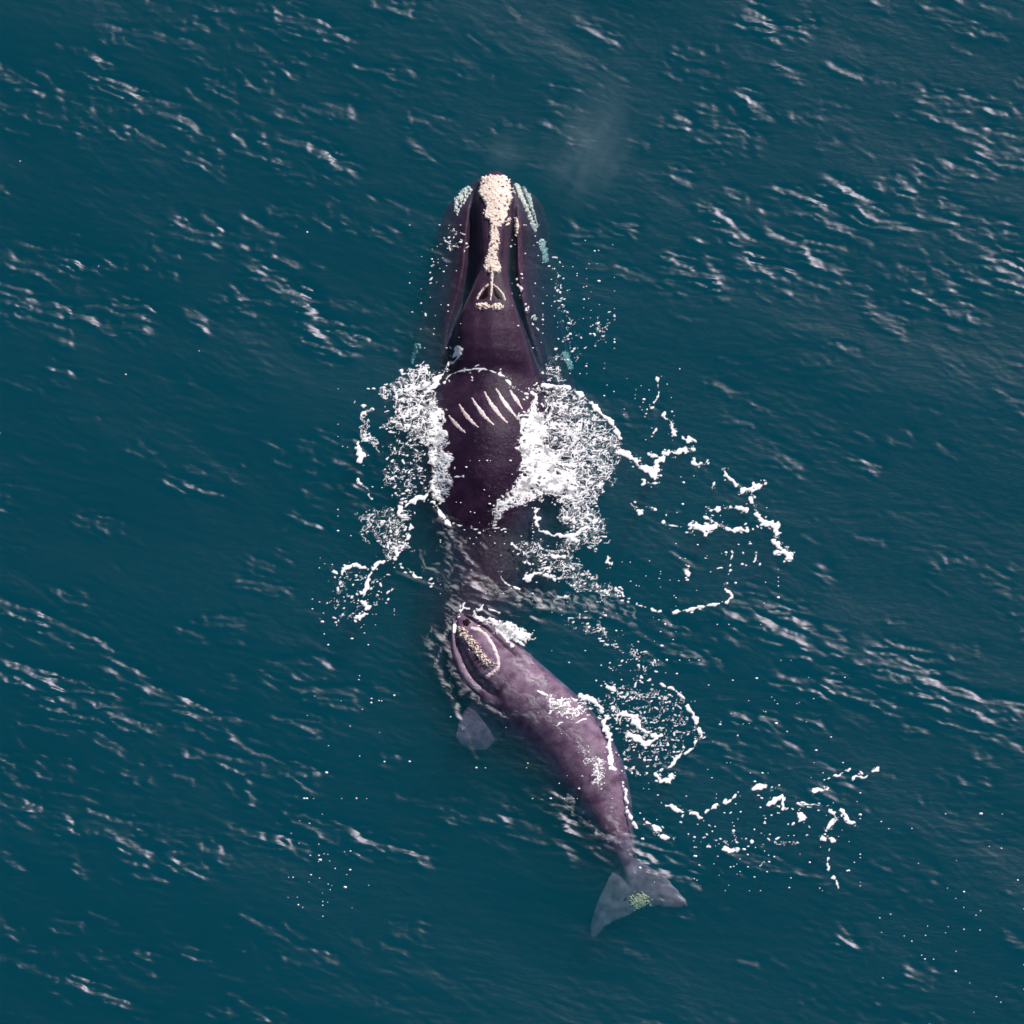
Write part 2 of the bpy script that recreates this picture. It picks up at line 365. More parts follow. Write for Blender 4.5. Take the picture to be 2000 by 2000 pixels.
def loft(tab, prof, n=260, m=220, sm=5):
    """tab columns: cx, py (top line, photo pixels), ztop, halfwidth (m), zaxis, zbottom"""
    R = smooth_cols(tab, n, sm)
    R[:, 3] = np.maximum(R[:, 3], 0.02)
    c = P(R[:, 0], R[:, 1], 0.0); c = np.stack([P(R[k, 0], R[k, 1], R[k, 2]) for k in range(n)])
    d = np.gradient(c[:, :2], axis=0); d /= np.linalg.norm(d, axis=1)[:, None]
    nrm = np.stack([-d[:, 1], d[:, 0]], -1)
    mt = int(m * 0.68)
    qt = np.linspace(1, -1, mt)
    ab = np.linspace(0, np.pi, m - mt + 2)[1:-1]
    V = []
    for k in range(n):
        W, za, zb = R[k, 3], R[k, 4], R[k, 5]
        ut = qt * W; zt = prof(ut, qt, R[k])
        ub = -np.cos(ab) * W; zbm = za - (za - zb) * np.sin(ab) ** 0.8
        u = np.concatenate([ut, ub]); z = np.concatenate([zt, zbm])
        V.append(np.stack([c[k, 0] + nrm[k, 0] * u, c[k, 1] + nrm[k, 1] * u, z], -1))
    V = np.array(V); mm = V.shape[1]
    i = np.arange(n * mm).reshape(n, mm); j = np.roll(i, -1, 1)
    F = np.stack([i[:-1], j[:-1], j[1:], i[1:]], -1).reshape(-1, 4)
    v = V.reshape(-1, 3); e0 = len(v)
    v = np.vstack([v, V[0].mean(0), V[-1].mean(0)])
    tri0 = np.stack([j[0], i[0], np.full(mm, e0), np.full(mm, e0)], -1)
    tri1 = np.stack([i[-1], j[-1], np.full(mm, e0 + 1), np.full(mm, e0 + 1)], -1)
    return v, F, np.vstack([tri0[:, :3], tri1[:, :3]])

def slab(poly, zfun, thick, step=2.0):
    """a fin: outline in photo pixels at its own depth, rounded thickness"""
    p = np.asarray(poly, float)
    xs = np.arange(p[:, 0].min() - 4, p[:, 0].max() + 4, step); ys = np.arange(p[:, 1].min() - 4, p[:, 1].max() + 4, step)
    X, Y = np.meshgrid(xs, ys)
    sd = poly_sd(X, Y, p)
    t = thick * np.sqrt(np.clip(sd / 22.0, 0, 1))
    Z = zfun(X, Y)
    W3 = P(X, Y, 0.0)
    for _ in range(1):
        d = rays(X, Y); W3 = CAMP + d * ((Z - CAMP[2]) / d[..., 2])[..., None]
    up = W3.copy(); up[..., 2] += t; dn = W3.copy(); dn[..., 2] -= t
    f = grid_faces(*X.shape)
    keep = (sd.ravel()[f] > 0).any(1)
    f = f[keep]
    n = X.size
    v = np.vstack([up.reshape(-1, 3), dn.reshape(-1, 3)])
    rim = sd.ravel() <= 0
    f2 = f[:, ::-1] + n
    f2 = np.where(rim[f2 - n], f2 - n, f2)     # outside vertices are shared, so the fin is closed
    v, ff, _ = compact(v, np.vstack([f, f2]))
    return v, ff

def join_remesh(name, parts, voxel, parent, tint, smooth_it=4):
    import bmesh
    bm = bmesh.new()
    for P3 in parts:
        v = P3[0]; vs = [bm.verts.new(tuple(q)) for q in v]
        for F in P3[1:]:
            for f in F:
                f = list(dict.fromkeys(int(q) for q in f))
                if len(f) < 3: continue
                try: bm.faces.new([vs[q] for q in f])
                except ValueError: pass
    me = bpy.data.meshes.new(name + '_src'); bm.to_mesh(me); bm.free()
    o = bpy.data.objects.new(name, me); C.objects.link(o)
    md = o.modifiers.new('r', 'REMESH'); md.mode = 'VOXEL'; md.voxel_size = voxel; md.use_smooth_shade = True
    ms = o.modifiers.new('s', 'SMOOTH'); ms.iterations = smooth_it; ms.factor = 0.5
    dg = bpy.context.evaluated_depsgraph_get(); dg.update()
    m2 = bpy.data.meshes.new_from_object(o.evaluated_get(dg)); m2.name = name
    o.modifiers.clear(); o.data = m2; bpy.data.meshes.remove(me)
    n = len(m2.vertices); co = np.empty(n * 3, np.float32); m2.vertices.foreach_get('co', co); co = co.reshape(-1, 3)
    m2.polygons.foreach_set('use_smooth', np.ones(len(m2.polygons), bool))
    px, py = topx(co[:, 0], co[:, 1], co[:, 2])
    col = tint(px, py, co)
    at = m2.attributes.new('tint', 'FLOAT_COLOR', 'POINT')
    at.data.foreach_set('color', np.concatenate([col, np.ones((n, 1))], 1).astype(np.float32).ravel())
    m2.materials.clear(); m2.materials.append(M_SKIN)
    o.parent = parent; o.matrix_parent_inverse = Matrix.Translation(-parent.location)
    return o

# ---- the mother: photo rows of head features
_py = [335, 345, 380, 430, 500, 530, 560, 600, 640, 680, 700, 730, 760]
_Ru = [.16, .26, .33, .28, .22, .27, .37, .52, .64, .72, .74, .78, .80]
_Lc = [.30, .36, .42, .46, .50, .54, .60, .70, .83, .95, 1.0, 1.1, 1.1]
_zr = [.02, .22, .36, .46, .52, .54, .56, .58, .56, .50, .44, .30, .28]
_zc = [-.25, -.12, .0, .08, .08, .06, .02, -.05, -.12, -.18, -.22, -.25, -.25]
_gd = [.0, .12, .25, .40, .46, .46, .44, .38, .28, .16, .08, .0, .0]

def mother_prof(u, q, r):
    py, zt, W, za = r[1], r[2], r[3], r[4]
    body = za + (zt - za) * np.clip(1 - q * q, 0, 1) ** 1.45
    k = 1 - sstep(690, 745, py)
    if k <= 0: return body
    Ru, Lc, zr, zc, gd = (np.interp(py, _py, a) for a in (_Ru, _Lc, _zr, _zc, _gd))
    a = np.abs(u); side_k = 1 - sstep(600, 680, py)
    a = np.where(u < 0, a / (1 + .16 * side_k * (a > .5 * Ru)), a / (1 - .06 * side_k * (a > .5 * Ru)))
    gap = Lc - Ru
    W = max(W, Lc + 0.12)
    floor_ = min(zr, zc + .1) - gd
    sd_ = .17 + .20 * sstep(570, 680, py)
    ks = np.array([0, .55 * Ru, .85 * Ru, Ru, Ru + .15 * gap + .01, Ru + .6 * gap, Lc - .03, Lc, Lc + .05])
    zs = np.array([zr, zr - .2 * sd_, zr - .52 * sd_, zr - sd_, max(floor_, zr - sd_ - gd), floor_, zc - .03, zc, zc - .05])
    tt = np.clip((a - Lc - .05) / max(W - Lc - .05, .05), 0, 1)
    dp = .05 + .07 * sstep(400, 470, py)
    side = zc - .05 - dp * sstep(0, .3, tt) + (za - zc + .05 + dp) * tt ** 1.7
    head = np.where(a < Lc + .05, sum(np.interp(np.abs(a + o_), ks, zs) for o_ in (-.05, -.025, 0, .025, .05)) / 5, side)
    return head * k + body * (1 - k)

MT = [(968, 334, .0, .12, -.15, -.35), (968, 345, .20, .60, -.22, -.6), (968, 362, .3, .88, -.32, -.9), (968, 390, .38, 1.04, -.42, -1.2), (966, 430, .45, 1.14, -.55, -1.4), (964, 500, .5, 1.26, -.72, -1.6),
      (962, 560, .54, 1.38, -.78, -1.8), (961, 620, .56, 1.50, -.78, -1.9), (960, 680, .5, 1.62, -.66, -2.0), (960, 730, .34, 1.68, -.58, -2.1),
      (958, 780, .40, 1.72, -.56, -2.2), (953, 850, .46, 1.76, -.56, -2.2), (945, 920, .38, 1.76, -.56, -2.2), (948, 980, .2, 1.7, -.55, -2.1),
      (952, 1040, .0, 1.6, -.5, -2.1), (955, 1100, -.02, 1.42, -.55, -2.0), (925, 1160, -.07, 1.15, -.5, -1.8), (893, 1240, -.14, .85, -.5, -1.7), (880, 1330, -.26, .60, -.6, -1.6),
      (885, 1420, -.6, .34, -1.0, -1.5), (905, 1480, -1.05, .18, -1.2, -1.4)]
mother = bpy.data.objects.new('right_whale', None); C.objects.link(mother)
mother.location = tuple(P(958, 850, 0.0)); mother.empty_display_size = 1
tag(mother, 'large dark adult whale with a cream crusted snout and six pale scratches across its back', 'whale', 'whales swimming at the surface')

def mother_tint(px, py, co):
    n = samp(mid_n, 20.48, co[:, 0], co[:, 1]); b = samp(big_n, 40.96, co[:, 0], co[:, 1])
    base = np.array([0.015, 0.004, 0.019])
    lite = np.array([0.062, 0.026, 0.060])
    k = np.clip(0.20 + 0.09 * n + 0.13 * b, 0, 1)[:, None]
    c = base * (1 - k) + lite * k
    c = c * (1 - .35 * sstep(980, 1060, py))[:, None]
    # paler lips and head
    h = (1 - sstep(640, 720, py))[:, None] * 0.25
    c = c * (1 - h) + np.array([0.065, 0.032, 0.055]) * h
    return np.clip(c, 0.002, 1)
fl = slab([(905, 1450), (960, 1440), (1010, 1465), (975, 1480), (930, 1490), (900, 1500), (850, 1530), (800, 1560), (820, 1510), (870, 1465)], lambda X, Y: -1.15 + 0 * X, .07, 3.0)
fp1 = slab([(810, 830), (800, 880), (760, 960), (700, 985), (670, 960), (690, 900), (740, 850), (780, 815)], lambda X, Y: -1.0 - (820 - X) * .004, .1, 3.0)
fp2 = slab([(1100, 830), (1110, 880), (1150, 960), (1210, 985), (1240, 960), (1220, 900), (1170, 850), (1130, 815)], lambda X, Y: -1.0 - (X - 1100) * .004, .1, 3.0)
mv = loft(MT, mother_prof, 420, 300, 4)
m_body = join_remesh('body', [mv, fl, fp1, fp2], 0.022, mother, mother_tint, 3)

# ---- the calf
CT = [(894, 1198, -.02, .08, -.15, -.3), (906, 1214, .10, .34, -.2, -.5), (926, 1244, .20, .60, -.25, -.8), (951, 1283, .24, .75, -.3, -1.0), (991, 1319, .25, .78, -.35, -1.1), (1037, 1357, .27, .78, -.38, -1.2),
      (1087, 1400, .26, .77, -.40, -1.2), (1128, 1450, .20, .74, -.38, -1.1), (1157, 1502, .16, .69, -.35, -.95), (1182, 1555, .10, .54, -.35, -.8), (1201, 1610, .03, .37, -.3, -.7), (1218, 1660, -.09, .24, -.3, -.6), (1230, 1705, -.24, .18, -.4, -.55), (1240, 1745, -.38, .1, -.42, -.5)]
CT_OLD = [(894, 1200, -.02, .06, -.15, -.3), (905, 1214, .14, .26, -.2, -.5), (925, 1240, .26, .46, -.25, -.8), (952, 1280, .32, .62, -.3, -1.0), (990, 1322, .34, .76, -.35, -1.1), (1035, 1362, .38, .84, -.35, -1.2),
      (1085, 1404, .36, .84, -.35, -1.2), (1130, 1450, .26, .74, -.38, -1.1), (1162, 1500, .2, .60, -.35, -.95), (1186, 1555, .1, .44, -.35, -.8), (1203, 1610, -.04, .31, -.35, -.7), (1218, 1660, -.2, .22, -.42, -.65), (1230, 1705, -.36, .17, -.5, -.65), (1240, 1745, -.5, .1, -.55, -.6)]
def calf_prof(u, q, r):
    zt, W, za, py = r[2], r[3], r[4], r[1]
    z = za + (zt - za) * np.clip(1 - q * q, 0, 1) ** 0.62
    k = 1 - sstep(1290, 1345, py)
    if k > 0:   # a lip ridge on each side of the small rostrum
        a = np.abs(q)
        z = z + k * (-0.10 * np.exp(-((a - .55) / .10) ** 2) + 0.05 * np.exp(-((a - .8) / .1) ** 2))
    return z
calf = bpy.data.objects.new('right_whale', None); C.objects.link(calf)
calf.location = tuple(P(1080, 1400, 0.0))
tag(calf, 'small purple grey whale calf, its flukes under water, close behind the large whale', 'whale', 'whales swimming at the surface')
cf = slab([(1212, 1688), (1235, 1680), (1262, 1688), (1300, 1712), (1340, 1758), (1343, 1770), (1320, 1776), (1290, 1772), (1262, 1770), (1247, 1776), (1232, 1788), (1200, 1800), (1180, 1812), (1162, 1834), (1152, 1832), (1153, 1805), (1166, 1762), (1190, 1712)],
          lambda X, Y: -.32 - .0018 * (Y - 1700) + .0010 * (X - 1240), .05, 2.0)
cp = slab([(935, 1345), (975, 1345), (1000, 1385), (990, 1418), (974, 1446), (948, 1466), (922, 1464), (900, 1456), (889, 1438), (898, 1402)], lambda X, Y: -.20 - .002 * (Y - 1380), .05, 2.0)
def calf_tint(px, py, co):
    n = samp(mid_n, 20.48, co[:, 0] + 3, co[:, 1]); n2 = samp(fine_n, 10.24, co[:, 0] * .5, co[:, 1] * .5)
    base = np.array([0.072, 0.033, 0.068]); lite = np.array([0.25, 0.17, 0.24])
    k = np.clip(0.34 + 0.13 * n + 0.05 * n2, 0, 1)[:, None]
    c = base * (1 - k) + lite * k
    flk = (sstep(1650, 1730, py) + (poly_sd(px, py, [(900, 1360), (990, 1385), (960, 1470), (880, 1470)]) > 0) * (co[:, 2] < -.35))
    flk = np.clip(flk, 0, 1)[:, None]
    fcol = np.where((py < 1550)[:, None], np.array([[.44, .36, .40]]), np.array([[0.27, 0.16, 0.19]]))
    c = c * (1 - flk) + fcol * (1 + .2 * n[:, None]) * flk
    return np.clip(c, 0.002, 1)
c_body = join_remesh('body', [loft(CT, calf_prof, 260, 180, 4), cf, cp], 0.018, calf, calf_tint, 3)

def bvh_of(o):
    me = o.data; n = len(me.vertices); co = np.empty(n * 3, np.float32); me.vertices.foreach_get('co', co)
    me.calc_loop_triangles(); tr = np.empty(len(me.loop_triangles) * 3, np.int32); me.loop_triangles.foreach_get('vertices', tr)
    return BVHTree.FromPolygons(co.reshape(-1, 3).tolist(), tr.reshape(-1, 3).tolist())
B_M, B_C = bvh_of(m_body), bvh_of(c_body)
_cv = Vector(CAMP)

def hit_points(px, py, sea_too=True, trees=(B_M, B_C)):
    """where the line of sight through each photo pixel meets a whale or the sea"""
    shp = px.shape; px = px.ravel(); py = py.ravel()
    d = rays(px, py)
    t = -CAMP[2] / d[:, 2]
    for _ in range(4):
        x = CAMP + d * t[:, None]
        t = (sea_z(x[:, 0], x[:, 1]) - CAMP[2]) / d[:, 2]
    pos = CAMP + d * t[:, None]; nrm = np.tile([0., 0, 1], (len(px), 1)); on = np.zeros(len(px), np.int8)
    if not sea_too: t = t * 0 + 1e9; pos[:] = np.nan
    for tree, box, idn in ((trees[0], (640, 1270, 325, 1570), 1), (trees[1], (860, 1360, 1180, 1850), 2)):
        idx = np.nonzero((px > box[0]) & (px < box[1]) & (py > box[2]) & (py < box[3]))[0]
        for k in idx:
            h = tree.ray_cast(_cv, Vector(d[k]))
            if h[0] is not None and h[3] < t[k]:
                t[k] = h[3]; pos[k] = h[0]; nrm[k] = h[1]; on[k] = idn
    return pos.reshape(*shp, 3), nrm.reshape(*shp, 3), on.reshape(shp)

def patch_on(name, box, sdf, mat, parent, thick=0.02, step=0.9, lump=0.3, label=None, lumpscale=1.0, ramp=3.0, rag=1.5):
    """a crust, scar or lip lying on a whale's skin"""
    X, Y = np.meshgrid(np.arange(box[0], box[2], step), np.arange(box[1], box[3], step))
    nz = samp(fine_n, 10.24, X * .01 * lumpscale, Y * .01 * lumpscale); nm = samp(mid_n, 20.48, X * .03, Y * .03)
    sd = sdf(X, Y) + rag * (0.6 * nz + 0.5 * nm)
    pos, nrm, on = hit_points(X, Y, False)
    ok = ~np.isnan(pos[..., 0]) & (sd > -3)
    h = thick * np.clip(sd / ramp, -1, 1) * (1 + lump * nz * (sd > 0))
    v = pos + nrm * h[..., None]
    f = grid_faces(*X.shape)
    k = ok.ravel()[f].all(1) & (sd.ravel()[f] > 0).any(1)
    f = f[k]
    v = v.reshape(-1, 3)
    e = np.linalg.norm(v[f[:, 0]] - v[f[:, 2]], axis=1)
    f = f[e < 0.09]
    v, f, _ = compact(v, f)
    o = mesh(name, v, f[:, ::-1], mat, parent)
    if label: o['label'] = label
    return o

BON = [(942, 347), (960, 342), (985, 343), (995, 352), (998, 375), (1000, 386), (995, 400), (993, 412), (988, 425), (986, 436), (980, 441), (972, 446), (975, 460), (977, 475), (972, 490), (972, 508), (978, 520), (979, 532),
       (965, 535), (944, 530), (946, 515), (953, 490), (956, 465), (957, 440), (956, 432), (948, 427), (944, 417), (949, 406), (945, 395), (936, 380), (937, 362)]
patch_on('callosity', (930, 336, 1006, 540), lambda x, y: poly_sd(x, y, BON), M_CALL, mother, .04, .8, .10, 'cream crusted snout callosity pitted with dark holes', 1.0, 3)
patch_on('callosity', (880, 355, 930, 425), lambda x, y: np.minimum(poly_sd(x, y, [(917, 362), (922, 370), (912, 388), (902, 402), (893, 420), (886, 412), (887, 388), (900, 368)]), 3 + 3 * np.sin((x * .8 + y * .5) * .45)), M_PALE, mother, .03, .9, .4, 'pale green white callosity under water on the chin', 1, 3)
patch_on('callosity', (1000, 355, 1056, 455), lambda x, y: np.minimum(line_sd(x, y, [(1012, 368), (1026, 384), (1034, 408), (1040, 428), (1046, 446)], 11, 6), 2.5 + 4 * np.sin((x * .9 - y * .35) * .5)), M_PALE, mother, .03, .9, .4, 'pale streaked callosity under water on the chin', 1, 3)
patch_on('callosity', (1050, 460, 1076, 520), lambda x, y: line_sd(x, y, [(1058, 474), (1064, 492), (1066, 508)], 7, 5), M_PALE, mother, .02, .9, .4)
patch_on('callosity', (998, 420, 1020, 470), lambda x, y: line_sd(x, y, [(1008, 430), (1010, 448), (1008, 460)], 5, 2), M_CALL, mother, .02, .8, .4, 'small pink callosity on the lip')
patch_on('callosity', (985, 420, 1004, 448), lambda x, y: line_sd(x, y, [(994, 430), (989, 440)], 4, 3), M_CALL, mother, .02, .8, .6)
patch_on('callosity', (790, 665, 830, 720), lambda x, y: line_sd(x, y, [(816, 676), (808, 690), (802, 706)], 6, 5), M_PALE, mother, .03, .9, .5)
patch_on('callosity', (1092, 680, 1128, 730), lambda x, y: line_sd(x, y, [(1103, 692), (1110, 704), (1116, 718)], 6, 6), M_PALE, mother, .03, .9, .5)
patch_on('callosity', (1036, 612, 1056, 632), lambda x, y: line_sd(x, y, [(1043, 618), (1046, 624)], 4, 3), M_CALL, mother, .02, .8, .5, 'small orange callosity on the lip')
patch_on('septum_ridge', (950, 528, 970, 594), lambda x, y: line_sd(x, y, [(961, 530), (960, 560), (958, 586)], 3.4, 1.6), M_CALL, mother, .02, .7, .1, 'cream ridge between the blowholes', 1, 2, .4)
for pts, bx in (([(953, 556), (943, 565), (936, 575), (932, 583)], (926, 550, 958, 590)), ([(964, 556), (974, 565), (982, 574), (986, 585)], (960, 550, 992, 592))):
    patch_on('blowhole_rim', bx, lambda x, y, pts=pts: line_sd(x, y, pts, 1.6, 2.3), M_CALL, mother, .02, .7, .1, None, 1, 2, .3)
for pl, bx in (([(952, 562), (938, 583), (945, 583), (952, 578)], (930, 556, 958, 590)), ([(966, 562), (979, 583), (972, 582), (967, 575)], (962, 556, 986, 590))):
    patch_on('blowhole', bx, lambda x, y, pl=pl: poly_sd(x, y, pl) + 1.2, M_DARK, mother, .004, .7, 0, None, 1, 2, .2)
for cx, cy in ((943, 598), (972, 599)):
    patch_on('callosity', (cx - 18, cy - 12, cx + 18, cy + 12), lambda x, y, cx=cx, cy=cy: 7.5 - np.hypot((x - cx) * .55, y - cy), M_CALL, mother, .03, .8, .3, 'oval cream callosity behind the blowholes', 1, 3, .9)
for pts in ([(877, 812), (888, 826), (900, 838), (909, 845)], [(897, 790), (908, 808), (922, 824), (934, 834)], [(922, 778), (935, 798), (950, 817), (964, 829)],
            [(947, 766), (958, 787), (974, 808), (991, 826)], [(970, 760), (983, 783), (998, 802), (1011, 818)], [(997, 763), (1008, 780), (1020, 798)]):
    p = np.array(pts)
    patch_on('scar', (p[:, 0].min() - 8, p[:, 1].min() - 8, p[:, 0].max() + 8, p[:, 1].max() + 8),
             lambda x, y, pts=pts: np.minimum(line_sd(x, y, pts, 1.4, 6.5), line_sd(x, y, pts[::-1], .8, 7.5)), M_SCAR, mother, .006, .7, .2, None, 1, 2, .5)
# calf
def ring_sd(x, y, pts, w): return line_sd(x, y, pts, w)
patch_on('callosity', (885, 1205, 960, 1310), lambda x, y: line_sd(x, y, [(900, 1232), (912, 1246), (926, 1262), (938, 1278), (950, 1294)], 8, 7), M_CALL, calf, .03, .8, .5, 'cream mottled callosity along the calf snout', 1.3, 3, 3)
patch_on('mouth_line', (918, 1215, 985, 1330), lambda x, y: line_sd(x, y, [(922, 1226), (936, 1229), (950, 1240), (960, 1256), (968, 1272), (973, 1290), (973, 1302), (966, 1312), (952, 1322)], 2.8, 3.8), M_SCAR, calf, .015, .8, .2, 'pale curved lip edge of the calf', 1, 2, .7)
patch_on('callosity', (940, 1285, 975, 1306), lambda x, y: line_sd(x, y, [(946, 1296), (958, 1294), (970, 1298)], 2.5, 2.5), M_CALL, calf, .02, .8, .5, None, 1.3, 2, 2)
patch_on('blowhole', (898, 1204, 924, 1228), lambda x, y: 7.5 - np.hypot(x - 911, (y - 1216)), M_DARK, calf, .006, .8, 0, None, 1, 3, 1)
patch_on('pale_patch', (1228, 1740, 1280, 1810), lambda x, y: np.maximum(16 - np.hypot((x - 1250) * .9, y - 1760), line_sd(x, y, [(1248, 1765), (1246, 1782)], 6, 3)), M_YELLOW, calf, .012, 1.0, .3, 'pale yellow patch at the notch of the flukes', 1, 3, 5)
print('whales', len(m_body.data.vertices), len(c_body.data.vertices))

# ------------------------------------------------------------------ foam
def hash2(i, j, k):
    h = (i * 374761393 + j * 668265263 + k * 2147483647 + 1013904223) & 0xffffffff
    h = ((h ^ (h >> 13)) * 1274126177) & 0xffffffff
    return ((h ^ (h >> 16)) & 0xffffff) / float(0xffffff)

def worley(x, y, seed):
    ix = np.floor(x).astype(np.int64); iy = np.floor(y).astype(np.int64)
    f1 = np.full(x.shape, 9.0); f2 = f1.copy(); r = np.zeros(x.shape)
    for a in (-1, 0, 1):
        for b in (-1, 0, 1):
            cx, cy = ix + a, iy + b
            d = np.hypot(cx + hash2(cx, cy, seed) - x, cy + hash2(cx, cy, seed + 7) - y)
            n = d < f1
            f2 = np.where(n, f1, np.minimum(f2, d)); r = np.where(n, hash2(cx, cy, seed + 13), r); f1 = np.where(n, d, f1)
    return f1, f2, r

# (region, kind, points, width / softness, value)
F = []
def fp(reg, val, soft, pts): F.append((reg, 'p', pts, soft, val))
def fh(reg, val, wd, *pts): F.append((reg, 'h', pts, wd, val))
def fs(reg, val, wd, *pts): F.append((reg, 's', pts, wd, val))
A = 'left_flank'
fp(A, .88, 9, [(832, 772), (860, 782), (866, 800), (871, 850), (877, 910), (880, 950), (870, 975), (856, 986), (843, 975), (836, 950), (842, 900), (836, 850), (838, 810)])
fs(A, .95, 5, (886, 690), (890, 681), (897, 682), (898, 691), (885, 706), (862, 735), (835, 768))
fs(A, .8, 5, (862, 738), (830, 752), (800, 760), (780, 768)); fs(A, .8, 4, (835, 790), (805, 800), (785, 815)); fs(A, .7, 4, (840, 820), (815, 835), (790, 830))
fp(A, .50, 22, [(862, 735), (830, 712), (795, 715), (765, 745), (745, 765), (765, 800), (750, 840), (790, 850), (842, 880), (845, 780)])
fp(A, .28, 25, [(770, 830), (835, 850), (835, 965), (790, 985), (750, 960), (740, 900)])
A = 'left_fringe'
fp(A, .50, 10, [(698, 800), (716, 800), (728, 850), (752, 880), (735, 880), (708, 862)]); fs(A, .85, 6, (697, 868), (704, 888), (700, 902)); fs(A, .8, 4, (700, 936), (718, 958), (726, 975)); fs(A, .8, 5, (704, 792), (706, 812))
fs(A, .75, 6, (835, 965), (805, 983), (778, 998), (800, 1010)); fs(A, .8, 4, (840, 980), (862, 1008), (882, 1026))
fp(A, .36, 20, [(690, 1000), (760, 990), (805, 1000), (795, 1040), (800, 1080), (750, 1100), (735, 1060), (700, 1050)])
fs(A, .9, 4.5, (805, 1030), (792, 1060), (770, 1082), (745, 1097), (725, 1112)); fs(A, .8, 5, (712, 1108), (690, 1100), (672, 1112), (662, 1135), (662, 1158)); fs(A, .8, 5, (722, 1115), (716, 1150), (706, 1172), (722, 1185), (712, 1198), (700, 1204))
fs(A, .7, 3, (765, 1085), (790, 1110), (812, 1122), (845, 1142)); fp(A, .22, 20, [(640, 1120), (700, 1100), (770, 1120), (760, 1180), (700, 1230), (635, 1240)])
fp(A, .25, 15, [(760, 930), (800, 940), (820, 1010), (770, 990)])
A = 'back_film'
fs(A, .96, 2.6, (868, 747), (884, 731), (905, 724), (930, 721), (960, 724), (985, 738), (1005, 755), (1027, 773)); fp(A, .12, 12, [(865, 748), (930, 724), (990, 742), (1032, 772), (1000, 772), (935, 762), (880, 775)])
fp(A, .07, 20, [(880, 880), (1000, 870), (990, 1020), (880, 1010)]); fs(A, .7, 2.2, (888, 930), (898, 928), (908, 927)); fs(A, .7, 2.5, (890, 1020), (912, 1030), (940, 1036), (965, 1030), (990, 1034))
A = 'right_flank'
fp(A, 1.0, 18, [(1036, 770), (1044, 798), (1062, 806), (1078, 830), (1070, 860), (1085, 885), (1118, 905), (1130, 930), (1125, 965), (1095, 972), (1060, 962), (1025, 975), (990, 998), (966, 1018), (961, 1012), (982, 982), (992, 958), (1012, 952), (1012, 915), (1024, 900), (1014, 862), (1020, 848), (1018, 808), (1032, 802)])
fp(A, .56, 30, [(1060, 800), (1110, 800), (1150, 850), (1150, 900), (1160, 960), (1120, 1000), (1080, 990), (1100, 940), (1070, 880)])
fs(A, 1.0, 4, (1034, 760), (1040, 780), (1044, 800))
fp(A, .46, 26, [(1040, 756), (1100, 748), (1155, 785), (1185, 820), (1218, 860), (1205, 930), (1170, 980), (1195, 1040), (1150, 1065), (1120, 1050), (1090, 1005), (1130, 950), (1100, 860), (1055, 800)])
fs(A, .95, 4.5, (1062, 752), (1110, 758), (1150, 780), (1185, 815), (1212, 855)); fs(A, .85, 4, (1048, 998), (1043, 1018), (1055, 1034), (1080, 1042), (1115, 1050)); fs(A, .8, 5, (1115, 1050), (1130, 1040), (1160, 1015)); fs(A, .9, 7, (1105, 1045), (1125, 1052))
A = 'right_strand'
fs(A, 1.0, 7, (1212, 880), (1235, 893), (1252, 908), (1276, 930), (1285, 906)); fs(A, 1.0, 8, (1248, 905), (1268, 918), (1276, 932)); fs(A, 1.0, 6.5, (1285, 905), (1300, 886), (1325, 880), (1352, 877)); fs(A, .8, 4, (1252, 940), (1270, 945), (1288, 946)); fs(A, .8, 4, (1268, 885), (1280, 892))
fs(A, .9, 5, (1352, 903), (1366, 905), (1378, 904)); fs(A, .8, 4, (1283, 838), (1280, 848)); fs(A, .7, 5, (1293, 800), (1310, 828), (1316, 850)); fs(A, .45, 4, (1288, 740), (1286, 775), (1276, 788), (1262, 815)); fs(A, .7, 4, (1336, 857), (1355, 860))
A = 'far_right_strand'
fs(A, 1, 4, (1415, 919), (1428, 936), (1440, 948)); fs(A, .95, 7, (1455, 958), (1475, 950), (1490, 950)); fs(A, .9, 5, (1470, 955), (1472, 968)); fs(A, .9, 4.5, (1464, 976), (1476, 1000), (1490, 1020)); fs(A, 1, 6, (1490, 1025), (1514, 1023), (1519, 1040), (1512, 1055), (1534, 1073), (1542, 1088))
fs(A, .9, 5.5, (1382, 996), (1405, 993)); fs(A, .85, 3.5, (1414, 992), (1440, 989), (1458, 1000)); fs(A, 1, 8, (1352, 1030), (1374, 1036), (1398, 1026)); fs(A, .85, 4.5, (1378, 1012), (1410, 1024), (1436, 1040), (1446, 1032), (1468, 1036)); fs(A, .9, 5, (1295, 1018), (1318, 1028)); fs(A, .8, 5, (1397, 945), (1396, 958))
fs(A, .8, 4, (1232, 982), (1255, 1002)); fs(A, .9, 4.5, (1268, 990), (1276, 998)); fs(A, .6, 4.5, (1430, 1075), (1425, 1110), (1419, 1137)); fs(A, .75, 5, (1414, 1152), (1427, 1163), (1420, 1175)); fs(A, .85, 4, (1313, 1197), (1350, 1190), (1380, 1182), (1402, 1180)); fs(A, 1, 5, (1339, 1115), (1343, 1118)); fs(A, .9, 5, (1510, 1079), (1525, 1076)); fs(A, .9, 3.5, (1473, 1080), (1478, 1090), (1472, 1094))
fp(A, .07, 30, [(1330, 960), (1460, 960), (1560, 1060), (1500, 1130), (1400, 1200), (1330, 1060)]); fp(A, .13, 15, [(1440, 960), (1500, 1000), (1510, 1100), (1470, 1070)])
A = 'tail_stock'
fp(A, .34, 24, [(1000, 1045), (1060, 1060), (1150, 1030), (1185, 1060), (1130, 1085), (1150, 1110), (1200, 1145), (1250, 1180), (1150, 1165), (1080, 1135), (1040, 1120), (1005, 1090)])
